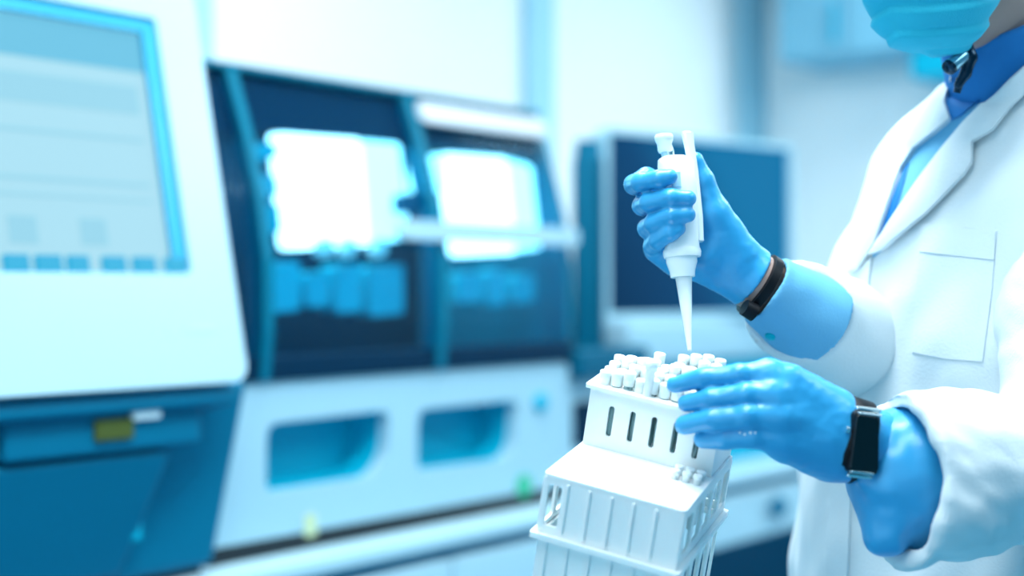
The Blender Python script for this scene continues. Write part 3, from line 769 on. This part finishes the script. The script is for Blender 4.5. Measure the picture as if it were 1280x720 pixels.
# ---- lab coat body
def folds(p, n):
    a = noise.noise(Vector((p.x*9+p.z*5, p.y*9, p.z*2.2)))*.016
    b = noise.noise(Vector((p.x*24-p.z*14, p.y*24, p.z*8)))*.008
    return a+b
f = Field((.28,1.44,.44), (.86,2.02,1.48), .0055)
f.add(f.loft(TORLOW+TOR, sd, fw))
for h in (shR, shL): f.add(f.cap(h, Vector((TOR[8][1], 1.72, 1.40)), .064, .05), .03)
f.sub(f.cap(neck1, neck0, .064, .066), .004)
coat = sdf_obj('lab_coat', f, M['coat'], body, 3)
displace(coat, folds)
f = Field(neck0-Vector((.14,.14,.07)), neck0+Vector((.14,.14,.09)), .0035)
nd_ = (neck1-neck0).normalized()
f.add(f.cap(neck0-nd_*.03, neck0+nd_*.05, .104, .078)); f.sub(f.cap(neck0-nd_*.05, neck0+nd_*.09, .096, .070))
f.F = np.maximum(f.F, f.plane(neck0-fw*.0-sd*.0, tuple(fw))); f.F = np.maximum(f.F, f.plane(neck0+nd_*.045, tuple(nd_)))
sdf_obj('coat_collar', f, M['coat'], coat, 2)
# ---- sleeves
def sleeve(pts, rad, opening_dir, inner_r, depth, lo, hi, h=.0042, crease=None):
    f = Field(lo, hi, h)
    for i in range(len(pts)-1): f.add(f.cap(pts[i], pts[i+1], rad[i], rad[i+1]), .03)
    e = pts[-1]; d = (Vector(e)-Vector(pts[-2])).normalized(); od = Vector(opening_dir).normalized()
    f.F = np.maximum(f.F, f.plane(e, tuple(od)))
    f.sub(f.cap(e-d*depth, e+d*.2, inner_r*.75, inner_r*1.05), .004)
    o = sdf_obj('sleeve', f, M['coat'], coat, 2)
    return o
sl = sleeve([shL, P(1352,400,1.53), elL, P(1210,592,1.415), cuL-(cuL-elL)*0.0, cuL+(cuL-elL).normalized()*.02], [.075,.076,.080,.074,.079,.080], (cuL-elL)+Vector((0,.04,0)), .0785, .09, (.30,1.24,.88), (.86,1.70,1.46))
displace(sl, lambda p, n: noise.noise(Vector((p.x*16+p.z*10, p.y*10, p.z*16)))*.010+noise.noise(Vector((p.x*40+p.z*30, p.y*30, p.z*40)))*.003)
sr = sleeve([shR, elR, P(1045,418,1.66), cuR+(cuR-elR).normalized()*.012], [.054,.064,.062,.058], (cuR-elR)+Vector((.05,-.10,0)), .053, .05, (.22,1.50,1.02), (.66,2.0,1.46))
displace(sr, lambda p, n: noise.noise(Vector((p.x*16+p.z*10, p.y*10, p.z*16)))*.005)

# ---- cloth patches that lie on the coat (lapels, shirt front, pocket)
def bvh_of(objs):
    vs = []; fs = []
    for o in objs:
        Wd = wloc(o); b0 = len(vs)
        vs += [v.co+Wd for v in o.data.vertices]; fs += [tuple(b0+i for i in p.vertices) for p in o.data.polygons]
    return BVHTree.FromPolygons(vs, fs)
def drape(name, poly, m, parent, objs, off=.003, thick=.002, step=5, edge=None, bow=0):
    bv = bvh_of(objs); C = Vector((0,0,CAMZ)); dens = []
    for i in range(len(poly)):
        a, b_ = Vector(poly[i]), Vector(poly[(i+1) % len(poly)]); k = max(1, int((b_-a).length/step))
        dens += [tuple(a.lerp(b_, q/k)) for q in range(k)]
    xs = [p[0] for p in poly]; ys = [p[1] for p in poly]; pts = list(dens)
    x = min(xs)
    row = 0
    y = min(ys)
    while y < max(ys):
        x = min(xs)+(step/2 if row % 2 else 0)
        while x < max(xs):
            if inpoly((x, y), dens) and min((Vector((x,y))-Vector(d)).length for d in dens) > step*.55: pts.append((x, y))
            x += step
        y += step*.866; row += 1
    r = delaunay_2d_cdt([Vector(p) for p in pts], [(i, (i+1) % len(dens)) for i in range(len(dens))], [], 0, 1e-6)
    hits = []; nrm = []; last = None
    for v in r[0]:
        dr = Vector(((v[0]-640)/FP, 1, (360-v[1])/FP)).normalized()
        h = bv.ray_cast(C, dr)
        if h[0] is None:
            q = bv.find_nearest(C+dr*(last if last else 1.65)); hits.append((C+dr*((q[0]-C).length)) ); nrm.append((-dr+q[1]).normalized()); continue
        last = h[3]; n = h[1]
        if n.dot(dr) > 0: n = -n
        n = (n-dr*.6).normalized(); hits.append(h[0]); nrm.append(n)
    F = [tuple(fc) for fc in r[2] if inpoly(sum((Vector(r[0][i]) for i in fc), Vector((0,0)))/len(fc), dens)]
    # smooth positions so that folds do not poke through
    nb = [set() for _ in hits]
    for fc in F:
        for i in range(len(fc)): nb[fc[i]].add(fc[i-1]); nb[fc[i-1]].add(fc[i])
    for _ in range(3):
        hits = [h*.5+sum((hits[j] for j in nb[i]), Vector((0,0,0)))/len(nb[i])*.5 if nb[i] and i >= len(dens) else h for i, h in enumerate(hits)]
        nrm = [(n+sum((nrm[j] for j in nb[i]), Vector((0,0,0)))).normalized() if nb[i] else n for i, n in enumerate(nrm)]
    top = []
    for i, h in enumerate(hits):
        e = 0
        if bow:
            dd = min((Vector(r[0][i])-Vector(d)).length for d in dens); e = bow*(1-math.exp(-dd/8))
        top.append(h+nrm[i]*(off+thick+e))
    n = len(hits); vs = top+[h+nr*(off-.006) for h, nr in zip(hits, nrm)]
    fs = list(F)+[tuple(n+i for i in reversed(fc)) for fc in F]; ec = set()
    for fc in F:
        for i in range(len(fc)): ec.add((fc[i], fc[(i+1) % len(fc)]))
    for a, b_ in ec:
        if (b_, a) not in ec: fs.append((b_, a, n+a, n+b_))
    o = link(name, vs, fs, m, parent, smooth=True)
    md = o.modifiers.new('es', 'EDGE_SPLIT'); md.split_angle = math.radians(55); return o
base = [coat]
drape('shirt_front', [(1186,106),(1214,92),(1300,45),(1300,80),(1225,150),(1120,300),(1092,322),(1097,300),(1130,214),(1150,180),(1178,150)], M['shirt'], body, base, .001, .003)
drape('shirt_placket', [(1134,212),(1139,206),(1118,275),(1100,312),(1094,316),(1112,262)], M['collar'], body, base, .004, .002, step=4)
drape('collar_fold', [(1188,110),(1204,98),(1216,105),(1300,52),(1300,72),(1236,118),(1203,146),(1190,152),(1186,132)], M['collar'], body, base, .005, .003)
lp = drape('lapel', [(1300,62),(1262,97),(1210,155),(1150,235),(1091,319),(1110,312),(1160,270),(1207,222),(1217,207),(1219,180),(1243,165),(1262,140),(1300,98)], M['coat'], coat, [coat, sh], .011, .004, bow=.003)
lq = drape('lapel', [(1188,102),(1172,122),(1150,142),(1124,186),(1088,262),(1070,312),(1063,342),(1076,338),(1098,305),(1131,214),(1146,188),(1176,165),(1193,150),(1187,130)], M['coat'], coat, base, .009, .004, bow=.003)
drape('pocket', [(1152,279),(1200,284),(1246,289),(1240,360),(1228,452),(1180,448),(1140,440),(1146,360)], M['coat'], coat, base, .0005, .0015, step=8)
drape('pocket_hem', [(1153,281),(1200,286),(1245,291),(1243,325),(1196,320),(1150,315)], M['coat'], coat, base, .0022, .0012, step=8)
drape('front_edge', [(1091,321),(1076,338),(1063,345),(1052,420),(1046,500),(1036,620),(1030,740),(1060,740),(1066,600),(1074,480),(1082,400)], M['coat'], coat, base, .003, .0025, step=8)

# ---- surgical mask
mc = P(1168, -22, 1.585)
f = Field(mc-Vector((.13,.13,.13)), mc+Vector((.13,.13,.13)), .0028)
f.add(f.ell(mc+fh*.002, HR, (.078,.066,.078)))
f.add(f.cap(P(1168,-50,1.56), P(1092,-28,1.535), .03, .012), .05)
f.add(f.cap(P(1130,20,1.56), P(1190,22,1.57), .030, .032), .02)
f.F = np.maximum(f.F, f.plane(P(1222, 10, 1.60), tuple((Vector((1,.25,-.42))).normalized())))
f.F = np.maximum(f.F, f.plane(hc+fh*.10+hu*-.002, tuple(hu)))
def pleat(d0):  # shallow pleats running across the mask
    return 0
mk = sdf_obj('surgical_mask', f, M['mask'], body, 2)
def mfold(p, n):
    q = (p-mc); v = q.dot(hu); s = q.dot(hs_)
    w = v+.28*abs(s-.01)-.04
    sdv = ((w/.027) % 1.0)
    return .006*(sdv if sdv < .8 else (1-sdv)*4)+.003*noise.noise(p*30)
displace(mk, mfold)
for s in (1, -1):
    a = mc+hs_*s*.058+hu*.03; b_ = hc+hs_*s*.080-fh*.018+hu*.01
    lathe('ear_loop', a, b_, [(0,.0015),(1,.0015)], M['white'], mk, n=8)
# ---- clip at the collar
ck = empty('collar_clip', P(1200, 80, 1.575)); ck.parent = body; ck.location = P(1200, 80, 1.575)-wloc(body)
f = Field(P(1172,120,1.54), P(1226,40,1.62), .0012)
yy = 1.585
f.add(f.cap(P(1211,57,yy), P(1213,72,yy), .0050, .0075)); f.add(f.cap(P(1213,72,yy), P(1207,92,yy), .0075, .0062), .003)
f.add(f.cap(P(1207,92,yy), P(1198,106,yy), .0062, .0050), .003)
sdf_obj('clip_jaw', f, M['clip'], ck, 1)
lathe('clip_barrel', P(1206,68,yy-.004), P(1187,84,yy-.012), [(0,.006),(.15,.0078),(.9,.0088),(1,.0085)], M['cliplight'], ck)
lathe('barrel_cap', P(1188,83,yy-.0115), P(1184,87,yy-.0135), [(0,.0088),(.7,.0086),(1,.006)], M['clip'], ck)
lathe('clip_stem', P(1201,98,yy), P(1196,116,yy+.004), [(0,.0052),(1,.0040)], M['clip'], ck)

# ---- right hand (raised) glove
def hand_field(lo, hi, h, fingers, kf=.004): 
    f = Field(lo, hi, h)
    for pts, rad in fingers:
        g = None
        for i in range(len(pts)-1):
            c = f.cap(pts[i], pts[i+1], rad[i], rad[i+1]); g = c if g is None else smin(g, c, .004)
        f.add(g, kf)
    return f
fr_ = [  # MCP, PIP, DIP, tip
 ([P(838,236,1.566), P(808,222,1.560), P(792,231,1.540), P(800,228,1.508), P(824,224,1.494), P(838,221,1.492)], [.0115,.0110,.0103,.0098,.0092,.0082]),
 ([P(840,258,1.568), P(812,252,1.562), P(803,257,1.538), P(811,253,1.504), P(838,247,1.488), P(861,248,1.487)], [.0115,.0110,.0105,.0100,.0094,.0084]),
 ([P(842,282,1.566), P(816,282,1.560), P(809,286,1.538), P(817,279,1.504), P(840,270,1.488), P(860,268,1.487)], [.0112,.0108,.0103,.0098,.0094,.0084]),
 ([P(846,306,1.562), P(822,310,1.556), P(816,308,1.538), P(822,300,1.506), P(838,291,1.491), P(848,286,1.490)], [.0108,.0103,.0098,.0094,.0088,.0080]),
]
palm = [P(925,338,1.562), P(925,338,1.562)]
f = hand_field((.10,1.44,1.13), (.34,1.64,1.38), .0017, fr_)
w0 = P(938, 346, 1.562)
for pts, _ in fr_: f.add(f.cap(pts[0], w0, .0125, .026), .012)
f.add(f.cap(P(850,322,1.557), P(905,338,1.560), .018, .024), .014)                 # heel of the hand
f.add(f.cap(P(822,312,1.556), P(850,328,1.558), .014, .018), .010)
# thumb: base, joint, tip behind the plunger side
f.add(f.cap(P(922,318,1.548), P(893,268,1.535), .024, .0170), .012)
f.add(f.cap(P(893,268,1.535), P(878,225,1.532), .0160, .0120), .008)
f.add(f.cap(P(878,225,1.532), P(869,200,1.530), .0120, .0090), .005)
f.add(f.cap(P(900,290,1.548), P(880,322,1.540), .018, .015), .016)                 # web of the palm
# cuff around the wrist
f.add(f.cap(w0, P(950,355,1.560), .032, .0345), .010)
f.F = np.maximum(f.F, f.plane(P(939, 350, 1.560), tuple(P(1000,390,1.585)-P(925,338,1.56)+Vector((.0,-.012,0)))))
f.sub(f.cap(P(938,347,1.560), P(975,372,1.565), .029, .032), .002)
f.sub(f.cap(pa-pax*.03, pb, .0185, .0165), .003)
gR = sdf_obj('glove', f, M['glove'], body, 3); gR['label'] = 'blue glove wrapped round the pipette'
def wrinkle(c, k, amp):
    def fn(p, n):
        return amp*noise.noise(p*k)+amp*.6*noise.noise(p*k*2.3)
    return fn
displace(gR, wrinkle(None, 60, .0006))
# skin of forearm shows, then black band
wb = empty('wristband', P(950,358,1.56)); wb.parent = body; wb.location = P(950,358,1.56)-wloc(body)
def ring(name, c, axis, r, w, th, m, parent, fx=1.0, n=40):
    ax = Vector(axis).normalized(); e1 = ax.cross(Vector((0,0,1))).normalized(); e2 = ax.cross(e1)
    vs = []; fs = []
    for i in range(n):
        q = 2*math.pi*i/n; d = e1*math.cos(q)*fx+e2*math.sin(q)
        for rr, ww in ((r,-w/2),(r+th,-w/2*.8),(r+th,w/2*.8),(r,w/2)): vs.append(c+d*rr+ax*ww)
    for i in range(n):
        for k in range(4): fs.append((i*4+k, i*4+(k+1) % 4, ((i+1) % n)*4+(k+1) % 4, ((i+1) % n)*4+k))
    o = link(name, vs, fs, m, parent, smooth=True)
    md = o.modifiers.new('es', 'EDGE_SPLIT'); md.split_angle = math.radians(45); return o
axR = (P(1000,390,1.595)-P(925,338,1.56)).normalized()
axRo = (axR+Vector((.0,-.25,0))).normalized()
f = Field(P(905,420,1.50), P(985,300,1.62), .002)
ring('band', P(950,357,1.560), axRo, .0325, .012, .0045, M['strap'], wb)
lathe('band_clasp', P(930,384,1.527), P(943,391,1.530), [(0,.009),(1,.010)], M['strap'], wb)
# shirt cuff of the right arm
f = Field((.24,1.48,1.02), (.40,1.70,1.26), .0026)
cA, cB = P(957,362,1.562), P(1022,406,1.610)
f.add(f.cap(cA, cB, .040, .0565))
f.F = np.maximum(f.F, f.plane(cA, tuple(-axRo)))
f.F = np.maximum(f.F, f.plane(cB, tuple(axR)))
f.sub(f.cap(cA-axR*.02, cA+axR*.02, .0335, .0335), .002)
sc2 = sdf_obj('shirt_cuff', f, M['shirt'], body, 2)
displace(sc2, lambda p, n: .002*noise.noise(p*35))
C0 = Vector((0,0,CAMZ)); bv = bvh_of([sc2])
def surf(px, py, bv):
    d = Vector(((px-640)/FP, 1, (360-py)/FP)).normalized(); h = bv.ray_cast(C0, d); return h[0], (h[1] if h[1].dot(d) < 0 else -h[1])
pt, nn = surf(963, 420, bv)
if pt: lathe('button', pt, pt+nn*.003, [(0,.0058),(.7,.0058),(1,.0045)], M['cyanblk'], sc2)

# ---- left hand (holding the rack) glove
fl = [
 ([P(962,470,1.356), P(925,468,1.356), P(880,473,1.364), P(843,481,1.376)], [.0122,.0108,.0100,.0082]),
 ([P(970,496,1.345), P(932,493,1.344), P(890,498,1.354), P(858,504,1.366)], [.0122,.0108,.0102,.0084]),
 ([P(975,523,1.341), P(935,520,1.338), P(890,524,1.350), P(855,531,1.362)], [.0130,.0116,.0110,.0092]),
 ([P(977,549,1.346), P(942,545,1.344), P(908,548,1.353), P(878,549,1.364)], [.0130,.0116,.0106,.0088]),
]
f = hand_field((.13,1.27,.92), (.42,1.56,1.16), .0016, fl, .0012)
wl = P(1045, 545, 1.372)
for (pts, _), yy2 in zip(fl, (520,535,550,562)): f.add(f.cap(pts[0]+Vector((0,.004,0)), P(1035, yy2, 1.372), .0155, .028), .014)
f.add(f.cap(P(990,475,1.356), P(1035,515,1.370), .014, .024), .012)
f.add(f.cap(P(985,556,1.356), P(1040,565,1.372), .017, .026), .012)
# thumb behind the rack
f.add(f.cap(P(1025,520,1.385), P(990,500,1.430), .020, .017), .012)
f.add(f.cap(P(990,500,1.430), P(940,488,1.478), .016, .013), .008)
f.add(f.cap(P(940,488,1.478), P(900,492,1.488), .013, .010), .004)
# wrist, and the loose cuff beyond the watch
f.add(f.cap(P(1030,542,1.373), P(1062,552,1.378), .034, .036), .012)
f.add(f.cap(P(1062,552,1.379), P(1100,562,1.386), .036, .038), .010)
gL = sdf_obj('glove', f, M['glove'], body, 3); gL['label'] = 'blue glove gripping the tube rack'
displace(gL, wrinkle(None, 60, .0006))
f = Field((.28,1.26,.86), (.50,1.52,1.12), .0022)
f.add(f.cap(P(1112,568,1.388), P(1140,586,1.394), .041, .062))
f.add(f.cap(P(1140,590,1.394), P(1175,598,1.405), .064, .068), .01)
f.add(f.cap(P(1108,605,1.375), P(1108,668,1.362), .030, .022), .02)
f.add(f.cap(P(1120,640,1.375), P(1140,668,1.385), .030, .020), .012)
f.add(f.cap(P(1082,600,1.352), P(1100,610,1.352), .008, .012), .01)
f.F = np.maximum(f.F, f.plane(P(1180,598,1.40), tuple((P(1150,588,1.392)-P(1078,560,1.378)).normalized())))
gc = sdf_obj('glove_cuff', f, M['glove'], body, 2)
displace(gc, lambda p, n: .0022*noise.noise(Vector((p.x*60, p.y*20, p.z*20)))+.001*noise.noise(p*70))
# small print on the little-finger side of the glove
bv = bvh_of([gL])
for k, (x, y) in enumerate(((925,541),(931,543),(938,541),(944,541))):
    pt, nn = surf(x, y, bv)
    if pt: lathe('printed_mark', pt-nn*.0005, pt+nn*.0006, [(0,.0016-.0003*(k % 2)),(1,.0013)], M['mark'], gL, n=3+k % 3)

# ---- wristwatch
wx = (P(1100,552,1.345)-P(1060,552,1.332)).normalized()
wt = empty('wristwatch', P(1078,552,1.37)); wt.parent = body; wt.location = P(1078,552,1.37)-wloc(body); wt['label'] = 'black square wristwatch'
q00, q10, q11, q01 = P(1060,587,1.336), P(1097,591,1.340), P(1097,521,1.340), P(1070,517,1.334)
ctr = (q00+q10+q11+q01)/4
ex = ((q10-q00)+(q11-q01)).normalized(); ez = ((q01-q00)+(q11-q10)).normalized(); eyv = ex.cross(ez).normalized()
ez = (ez-ex*ez.dot(ex)).normalized()
if eyv.y < 0: eyv = -eyv
WF = Fr(ctr, ex, eyv, ez)
wq = lambda p: ((p-ctr).dot(ex), (p-ctr).dot(ez))
cw = [wq(p) for p in (q00, q10, q11, q01)]
g = lambda k: [(x*k[0], z*k[1]) for x, z in cw]
extrude_outline('case', WF, round_poly(g((1.05,1.10)), .006, 6), (-.001, .010), M['strap'], wt, bevel=.0012)
extrude_outline('screen', WF, round_poly(g((1.0,1.0)), .005, 6), (-.0035, 0), M['watchblk'], wt, bevel=.001)
lathe('crown', WF(-.0165,.004,.010), WF(-.0195,.004,.010), [(0,.0035),(1,.0032)], M['steel'], wt)
axL = (P(1110,568,1.385)-P(1040,546,1.372)).normalized()
axLo = (axL+Vector((0,-.12,0))).normalized()
ring('strap', P(1061,549,1.376), axLo, .0388, .027, .0025, M['strap'], wt)
for zz in (.0265, -.0265):
    box('trim_bar', WF, (-.0115, .0125), (-.0030, .004), (min(zz, zz*1.09), max(zz, zz*1.09)), M['steel'], wt, bevel=.0008)
for zz in (.030, -.030):
    box('lug', WF, (-.012, .013), (.001, .009), (min(zz, zz*1.12), max(zz, zz*1.12)), M['steel'], wt, bevel=.001)

# ================================================================ CAMERA, WORLD
cam = bpy.data.cameras.new('camera'); cam.lens = 50; cam.sensor_width = 36; cam.sensor_fit = 'HORIZONTAL'
cam.dof.use_dof = True; cam.dof.focus_distance = 1.47; cam.dof.aperture_fstop = 1.6; cam.dof.aperture_blades = 0
co = bpy.data.objects.new('camera', cam); co.location = (0,0,CAMZ); co.rotation_euler = (math.pi/2, 0, 0); COL.objects.link(co); scene.camera = co
w = bpy.data.worlds.new('sky'); scene.world = w; w.use_nodes = True
bg = w.node_tree.nodes['Background']; bg.inputs[0].default_value = (.07, .55, .90, 1); bg.inputs[1].default_value = .62
vs_ = scene.view_settings; scene.display_settings.display_device = 'sRGB'
vs_.view_transform = 'Standard'; vs_.look = 'None'; vs_.gamma = 1; vs_.exposure = -.62; vs_.use_curve_mapping = False
